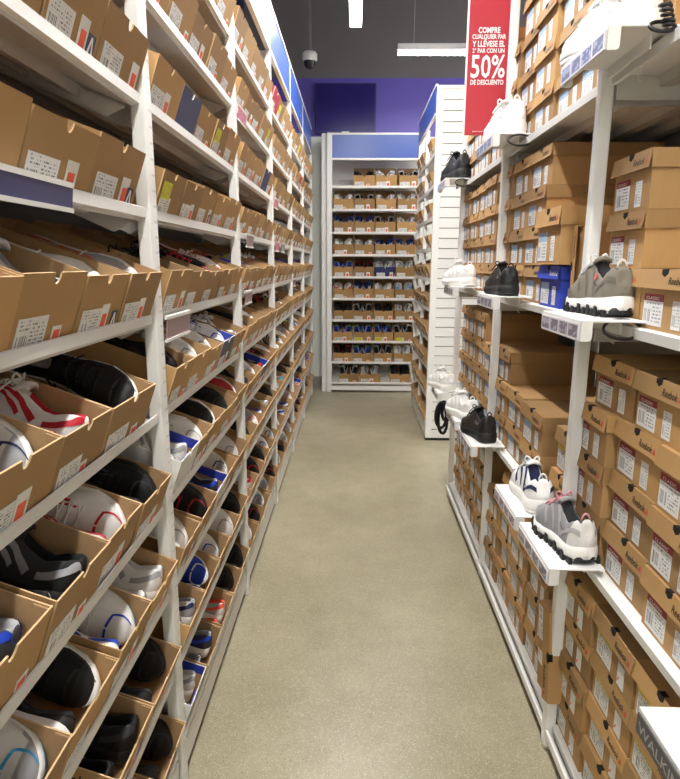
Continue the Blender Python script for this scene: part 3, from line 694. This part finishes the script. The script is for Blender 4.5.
CW, CH, CD, CL = .212, .126, .335, .040
def closed_meshes():
    body = MB(); body.box(-CD, 0, -CW/2, CW/2, 0, CH-.004, 0)
    # dark strip painted as the shade in a slot on the side flap seam
    body.box(-.0305, -.0295, -CW/2-.0006, -CW/2, .03, .075, 1)
    lids = []
    for v in range(2):
        lid = MB(); fl = .004
        x1 = .0055; zb_ = CH-CL
        # sloped front flap with thumb hole
        P = notch_front(CW+.008, CL, .0125, .016, 7)
        sl = .004
        def fp(y, z, o): return (x1+o+(CL-z)/CL*sl*1.6, y, zb_+z)
        n = len(P); lid.add([fp(p[0], p[1], 0) for p in P]+[fp(p[0], p[1], -.002) for p in P], [tuple(range(n)), tuple(range(2*n-1, n-1, -1))]+[(i, n+i, n+(i+1) % n, (i+1) % n) for i in range(n)], 0)
        lid.box(-CD-.004, x1-.001, -CW/2-.004, CW/2+.004, CH-.0035, CH-.0005, 0)
        for s in (-1, 1): lid.box(-CD-.004, x1-.001, s*(CW/2+.004)-.0015, s*(CW/2+.004)+.0015, zb_, CH-.002, 0)
        lid.box(-CD-.005, -CD-.003, -CW/2-.004, CW/2+.004, zb_, CH-.002, 0)
        # dark block painting the shade inside the thumb hole, carried onto the top panel
        lid.prism([(-.0125, CH-.0175), (.0125, CH-.0175), (.0125, CH-.0008), (-.0125, CH-.0008)], 0, x1-.0015, x1+.0018, 1)
        lid.box(x1-.012, x1-.0005, -.009, .009, CH-.001, CH+.0002, 1)
        put_text(lid, 'Reebok', .015, lambda a, b: fp(.022+a, .010+b, .0007), 2, .015, .062)
        lid.add([fp(.087, .010, .0007), fp(.100, .010, .0007), fp(.0935, .024, .0007)], [(0, 1, 2)], 3)
        lids.append(lid.mesh('lid', [KRAFT, HOLE_SHADE, INK, INK_RED]))
    return body.mesh('closed_shoebox', [KRAFT, HOLE_SHADE]), lids[0]
CB, CLID = closed_meshes()
def csize(mat, head_text=None):
    mb = card(.082, .066)
    if head_text: put_text(mb, head_text, .0065, lambda a, b: (.0017, .010+a, .0545+b), 1, .01, .056)
    return mb.mesh('size_label', [mat, PAPER])
CLAB = {'blue': csize(LAB_BLUE), 'maroon': csize(LAB_MAROON, 'CLASSIC'), 'yellow': csize(LAB_YEL)}
CPRICE = card(.034, .056).mesh('price_label', [LAB_SMALL])
mb = card(.034, .056); mb.prism([(.004, .008), (.012, .02), (.010, .024), (.002, .012)], 0, .0014, .0018, 1); CPRICE_M = mb.mesh('price_label', [PAPER, flat('coral_marker', (248, 90, 90), .6)])
LEVR = ['bottom', 'lower', 'middle', 'top']; BAYR = {'N': 'near bay', 'A': 'centre bay', 'F': 'far bay'}
def closed_box(y, z, wd, style, label, x=.615, rotz=math.pi, roll=0.0, hs=1.0, simple=False, M4=None, name='closed_shoebox', blue=False):
    o = place('closed_shoebox', CB if not blue else CB_BLUE)
    o.matrix_world = M4 if M4 is not None else Matrix.Translation((x, y, z)) @ Matrix.Rotation(rotz, 4, 'Z') @ Matrix.Rotation(roll, 4, 'X') @ Matrix.Diagonal((1, (wd-.010)/CW, hs, 1))
    tag(o, label, 'shoebox', 'closed shoeboxes stacked on the stock rack')
    l = place('lid', CLID if not blue else CL_BLUE, o)
    if not simple: l.location = (random.uniform(-.001, .003), 0, 0)
    j = random.uniform(-.006, .006)
    place('size_label', CLAB[style], o, (0, -.094+j, .008))
    place('price_label', CPRICE if style != 'yellow' else CPRICE_M, o, (0, .022+j*2, .008))
    return o
def blue_ver():
    a = CB.copy(); a.materials[0] = BLUE_BOX; b = CLID.copy(); b.materials[0] = BLUE_BOX; b.materials[2] = PAPER; b.materials[3] = PAPER; return a, b
CB_BLUE, CL_BLUE = blue_ver()
# column tables: (y0, y1, rows) per shelf; rows may carry a skip set
def fill(bay, lev, cols, style, pitch=.1275, skip=(), jit=.5):
    z0 = RZ[lev]+.0008
    for ci, (a, b, rows) in enumerate(cols):
        dx = random.uniform(-.006, .01); z = z0
        for r in range(rows):
            hs = random.uniform(.98, 1.035); ph = pitch
            if (ci, r) in skip: z += ph; continue
            st = style if not callable(style) else style(ci, r)
            lab = f"closed brown shoebox, {ORD[r]} from the bottom in {ORD[ci]} stack, {LEVR[lev]} shelf, {BAYR[bay]}"
            closed_box((a+b)/2+random.uniform(-.002, .002), z, b-a, st, lab, x=.614+dx+random.uniform(-.005, .007), rotz=math.pi+random.uniform(-.02, .02)*jit, hs=(ph-.0006)/CH, simple=True)
            z += ph
W = .212
cols = lambda s, n, rows, w_=W: [(s+w_*i, s+w_*(i+1), rows if isinstance(rows, int) else rows[i]) for i in range(n)]
# near bay
fill('N', 0, cols(.72, 4, [4, 4, 4, 4], .215), 'yellow', .126)
fill('N', 1, [(.74, .95, 3), (.955, 1.165, 3), (1.172, 1.383, 3), (1.39, 1.60, 3)], 'maroon', .131)
for q_, (a_, b_) in enumerate([(.865, 1.08), (1.09, 1.30), (1.315, 1.53)]):
    closed_box((a_+b_)/2, RZ[1]+.394, b_-a_, 'maroon', f"closed brown shoebox, {ORD[q_]} along the uppermost row, lower shelf, near bay", x=.618+.004*q_, rotz=math.pi+.02*(q_-1))
fill('N', 2, [(.88, 1.095, 1), (1.10, 1.318, 1), (1.325, 1.515, 3)], 'maroon', .123)
fill('N', 3, [(.86, 1.07, 2), (1.08, 1.29, 2), (1.30, 1.51, 2)], 'blue', .127)
# centre bay
fill('A', 0, cols(1.70, 4, [3, 4, 4, 3]), 'blue', .126)
fill('A', 1, [(1.62, 1.775, 2), (1.86, 2.10, 2), (2.13, 2.36, 2), (2.365, 2.58, 3)], lambda c_, r: 'yellow' if c_ == 0 else 'blue', .133)
fill('A', 2, [(2.01, 2.232, 4), (2.237, 2.455, 4), (2.465, 2.68, 4)], 'blue', .1265)
fill('A', 3, [(1.60, 1.81, 5), (1.815, 2.03, 5), (2.035, 2.25, 4), (2.255, 2.47, 4), (2.475, 2.69, 3)], 'blue', .1265)
# far bay
fill('F', 0, cols(2.62, 4, [4, 4, 4, 4], .222), 'blue', .128)
fill('F', 1, [(2.585, 2.79, 3), (2.795, 2.99, 4), (2.995, 3.2, 4), (3.205, 3.42, 4)], 'blue', .129)
fill('F', 2, [(2.70, 2.91, 4), (2.915, 3.125, 4), (3.13, 3.335, 4), (3.34, 3.55, 4)], 'blue', .1265)
fill('F', 3, [(2.70, 2.91, 4), (2.915, 3.125, 4), (3.13, 3.335, 3), (3.34, 3.54, 3)], 'blue', .1265)
# odd boxes: blue one, one pushed forward on top of it, one standing on end
closed_box(1.90, RZ[2]+.001, .205, 'blue', 'bright blue closed shoebox low on the middle shelf beside the olive trail shoe', x=.605, blue=True)
for r, (x, hs) in enumerate([(.585, 1.3)]):
    closed_box(1.885, RZ[2]+.130, .228, 'blue', 'brown closed shoebox jutting forward on top of the bright blue box', x=x, hs=hs)
closed_box(0, 0, .2, 'blue', 'brown closed shoebox standing on its side behind the middle post', M4=Matrix.Translation((.62, 1.62, RZ[2]+.125)) @ Matrix.Rotation(math.pi, 4, 'Z') @ Matrix.Rotation(math.pi/2, 4, 'X'))
closed_box(0, 0, .2, 'yellow', 'brown closed shoebox on its side leaning out into the aisle by the lower post', M4=Matrix.Translation((.570, 1.645, .29)) @ Matrix.Rotation(math.pi, 4, 'Z') @ Matrix.Rotation(math.radians(-80), 4, 'X') @ Matrix.Diagonal((1, 1.2, .9, 1)))

# ------------------------------------------------------------------ display brackets with signs
def bracket(y0, y1, z, label, mat=PIC, x=.477, word=None):
    t = thing('display_bracket', label, 'shoe display bracket', (x, y0, z), None, 'shoe display brackets on the stock rack')
    L = y1-y0; D = .612-x
    mb = MB(); mb.box(.0, D, 0, L, -.003, .0015)
    # channel front with rounded lower corner
    prof = [(0, 0), (.026, 0), (.026, -.034)]+[(.018+.008*math.cos(a), -.036-.008*math.sin(a)) for a in (0, .5, 1.0, 1.57)]+[(0, -.044)]
    for ya in (0, L-.003): mb.prism(prof, 1, ya, ya+.003)
    mb.box(.0, .003, 0, L, -.044, 0)
    mb.box(.10, .104, .04, L-.02, -.03, -.003); bevel(mb.build('tray', [METAL], t), .0015)
    if word:
        mb = MB().box(-.003, -.0005, .004, L-.004, -.042, -.006, 0)
        put_text(mb, word, .019, lambda a, b: (-.0035, L-.012-a, -.034+b), 1, .012, .15); mb.build('sign_card', [SLATE_D, PAPER_G], t)
    else: MB().box(-.003, -.0005, .006, L-.006, -.041, -.006).build('picture_strip', [mat], t)
    MB().tube([(.125, L*.5, -.004), (.125, L*.5, -.05)], .003).tube([(.125, L*.5, -.05), (.122, L*.5, -.06), (.13, L*.5, -.064)], .002).build('hook', [METAL_GREY], t)
    return t
SLATE_D = flat('dark_grey_sign', (84, 82, 84), .5); PAPER_G = flat('pale_grey_lettering', (176, 174, 172), .5)
bracket(1.272, 1.53, 1.862, 'white display bracket on the top shelf under the big white shoe', PICB)
bracket(1.275, 1.54, 1.298, 'white display bracket with picture strip under the olive trail shoe', PIC)
bracket(1.34, 1.61, .692, 'white display bracket under the grey and white trail shoe', PIC)
bracket(1.645, 1.91, .692, 'white display bracket under the white and navy sneaker', PIC)
bracket(.60, .882, .692, 'white bracket with the word walking on its grey sign', x=.482, word='WALKING')
bracket(2.25, 2.53, 1.862, 'white display bracket beside the red sale banner', PICB)
bracket(2.10, 2.36, 1.303, 'white display bracket under the dark brown shoe on the middle shelf', PIC)
bracket(2.33, 2.64, .692, 'white display bracket under the dark brown shoe on the lower shelf', PIC)
bracket(2.72, 3.0, .692, 'white display bracket under the white shoe behind the dark brown one', PIC)
bracket(3.38, 3.66, 1.862, 'white display bracket under the black sneaker near the slatwall', PICB)
bracket(2.95, 3.25, 1.303, 'white display bracket under the white shoe on the middle shelf far end', PIC)
bracket(3.34, 3.60, .692, 'white display bracket under the white shoe at the far lower end', PIC)

# ------------------------------------------------------------------ display shoes
def display(x, y, z, head, kind, label, sc=1.0, zs=1.16):
    """heel at x,y; head = angle (deg) of the toe from +y towards -x"""
    D = {
     'white': dict(sh=dict(W=.053, bulk=1.04, sole=.03, ns=34), u=WH, ov=WH, li=WH, st=OFFW, la=WH, mi=WRUB, ou=WRUB, lug=False),
     'whitenavy': dict(sh=dict(W=.053, bulk=1.05, sole=.03, ns=34), u=WH, ov=WH, li=NAVY, st=NAVY, la=WH, mi=WRUB, ou=WRUB, lug=False),
     'olive': dict(sh=dict(W=.053, bulk=1.12, sole=.029, ns=36), u=OLIVE, ov=OLIVE, li=DGREY, st=M_('dark_olive_mesh', (108, 102, 90), .8), la=OFFW, mi=WRUB, ou=BRUB, lug=True),
     'silver': dict(sh=dict(W=.053, bulk=1.12, sole=.029, ns=36), u=SILV, ov=OFFW, li=DGREY, st=M_('grey_overlay', (176, 174, 176), .6), la=PINKC, mi=WRUB, ou=BRUB, lug=True),
     'black': dict(sh=dict(W=.052, bulk=1.08, sole=.032, ns=34, high=.008), u=BK, ov=BK, li=BKF, st=DGREY, la=BKF, mi=BRUB, ou=BRUB, lug=False),
     'brown': dict(sh=dict(W=.053, bulk=1.12, sole=.032, ns=34, high=.01), u=BROWN, ov=BK, li=BKF, st=BK, la=BKF, mi=BRUB, ou=BRUB, lug=False),
    }[kind]
    S = Shoe(**D['sh'])
    u = S.upper(toe=2, heel=2, side=0, lining=1, tongue=0)
    o = u.build('sneaker', [D['u'], D['li'], D['ov']]); tag(o, label, 'shoe', 'display shoes on brackets')
    o.matrix_world = Matrix.Translation((x, y, z+(.0035 if D['lug'] else .001))) @ Matrix.Rotation(math.pi/2+math.radians(head), 4, 'Z') @ Matrix.Diagonal((sc, sc, sc*zs, 1))
    a, b = S.solep(D['lug'], D['lug']); a.build('midsole', [D['mi']], o); b.build('outsole', [D['ou']], o)
    mb = S.strip([(.02, .55), (.10, .45), (.20, .40), (.27, .2)], .0045, mat=0, off=.002)
    S.strip([(.28, .12), (.36, .55), (.47, 1.0)], .005, mb, 0, .002); S.strip([(.42, .12), (.49, .5), (.57, .95)], .004, mb, 0, .002)
    S.strip([(.54, .12), (.59, .5), (.66, .95)], .004, mb, 0, .002); S.strip([(.98, .35), (.90, .55), (.80, .5), (.70, .2)], .005, mb, 0, .002)
    S.strip([(.44, 1.1), (.55, 1.08), (.68, 1.15)], .005, mb, 0, .0022)
    mb.build('trim', [D['st']], o)
    S.laces(6, .0024).build('laces', [D['la']], o)
    pl = MB(); c0 = S.prof(.03, math.pi/2-.0); pl.tube([c0+Vector((.006+.002*math.sin(q), .011*math.cos(q), -.006+.016*math.sin(q))) for q in [math.pi*i/8 for i in range(9)]], .0026, 0, 6); pl.build('heel_pull_loop', [D['la'] if kind != 'white' else WH], o)
    if kind not in ('white',) or True:
        tx = MB(); hz = S.zt(0)+.018; put_text(tx, 'Reebok', .007, lambda a_, b_: S.prof(.16+a_/S.L*-1+.17, .42+b_/.06, .0028), 0, .01, .04)
        put_text(tx, 'Reebok', .007, lambda a_, b_: S.prof(.12+a_/S.L, math.pi-(.42+b_/.06), .0028), 0, .01, .04)
        tx.build('brand_print', [INK if kind not in ('black', 'brown') else LGREY], o)
    if kind == 'olive':
        r_ = MB(); 
        for sg in (1, -1):
            vv = [S.prof(.34+.022*math.cos(q)*.9, (.72+.16*math.sin(q)) if sg > 0 else math.pi-(.72+.16*math.sin(q)), .0032) for q in [math.tau*i/10 for i in range(10)]]; r_.add(vv, [tuple(range(10))], 0)
        r_.build('red_side_badge', [M_('coral_badge', (216, 92, 88), .6)], o)
    return o
display(.585, 1.33, 1.864, 15, 'white', 'large white leather sneaker on the top shelf bracket beside the first post')
display(.590, 1.345, 1.299, 1, 'olive', 'olive grey trail shoe with white and black sole on the middle bracket', .92, 1.22)
display(.572, 1.362, .693, 5, 'silver', 'grey and white trail shoe with black lugs and pink laces', .93, 1.2)
display(.555, 1.655, .693, -4, 'whitenavy', 'white sneaker with navy lining standing behind the grey trail shoe')
display(.575, 2.30, 1.864, 7, 'white', 'white sneaker on the top bracket in front of the red sale banner', 1.0, 1.35)
display(.545, 2.13, 1.304, 3, 'brown', 'dark brown chunky sneaker on the middle bracket beside the second post', .84, 1.1)
display(.560, 2.37, .693, 12, 'brown', 'dark brown sneaker on the lower bracket beside the second post', .9, 1.16)
display(.555, 2.70, .693, 12, 'white', 'white sneaker just behind the dark brown one on the lower shelf')
display(.590, 3.42, 1.864, 14, 'black', 'black sneaker on the top bracket seen against the white slatwall', 1.0, 1.3)
display(.565, 2.98, 1.304, 15, 'white', 'white sneaker on the middle bracket seen against the slatwall')
display(.555, 3.36, .693, 15, 'white', 'crumpled white sneaker on the furthest lower bracket')

# black security tethers hanging under the brackets
def tether(x, y, z, label, s=1.0, coil=False):
    mb = MB(); pts = [(x+.045*s*math.cos(q)*.9, y+.01*math.sin(q), z-.018*s+.020*s*math.sin(q)) for q in [math.tau*i/16 for i in range(16)]]
    mb.tube(pts, .0035, 0, 6, closed=True)
    if coil: mb.tube([(x+.01*math.cos(i*.9)+i*.0004, y+.01*math.sin(i*.9), z+.03-i*.0012) for i in range(40)], .003, 0, 6)
    o = mb.build('security_tether', [BLACK]); tag(o, label, 'security tether', 'black tethers for display shoes')
tether(.575, 1.30, 1.297, 'black loop tether hanging under the olive trail shoe')
tether(.575, 1.262, 1.866, 'coiled black tether beside the big white shoe', .6, True)
tether(.57, 2.24, 1.856, 'black loop tether under the white sneaker by the red banner')
tether(.57, 3.37, 1.856, 'black loop tether under the black sneaker near the slatwall')

# looped black straps hanging off the far lower bracket
mb = MB()
for q, (r1, r2, xx) in enumerate([(.030, .075, .50), (.022, .055, .53), (.026, .095, .515)]):
    mb.tube([(xx+r1*math.cos(u), 3.34+.01*q+.012*math.sin(2*u), .640-r2+r2*math.sin(u)) for u in [math.tau*i/18 for i in range(18)]], .009, 0, 6, closed=True)
tag(mb.build('cloth_bundle', [BKF]), 'looped black straps hanging below the far lower bracket', 'strap bundle')

# ------------------------------------------------------------------ red sale banner
BANNER = [('COMPRE', .021, .375, .086), ('CUALQUIER PAR', .0165, .354, .132), ('Y LLÉVESE EL', .021, .326, .126), ('2° PAR CON UN', .016, .304, .126), ('50%', .084, .214, .138), ('DE DESCUENTO', .018, .188, .132)]
t = thing('sale_banner', 'tall red sale banner with white Spanish lettering reading 50 percent', 'sign', (.436, 2.60, 1.925))
REDB = flat('red_banner', (184, 40, 54), .5, 0, .03, 3)
MB().box(0, .172, 0, .008, 0, .95, 0).build('panel', [REDB], t)
MB().box(-.006, .0, -.001, .009, 0, .60, 0).build('foam_edge', [PAPER], t)
tx = MB(); cx = .080
for s_, hh, z, wd in BANNER:
    put_text(tx, s_, hh, lambda a, b: (cx+a, -.0012, z+b), 0, .035 if hh < .03 else .02, wd, True)
put_text(tx, 'www', .004, lambda a, b: (.03+a, -.0012, .012+b), 0, .01, .07)
tx.build('lettering', [PAPER], t)
MB().box(.14, .17, .006, .012, .3, .33).build('clip', [METAL], t)
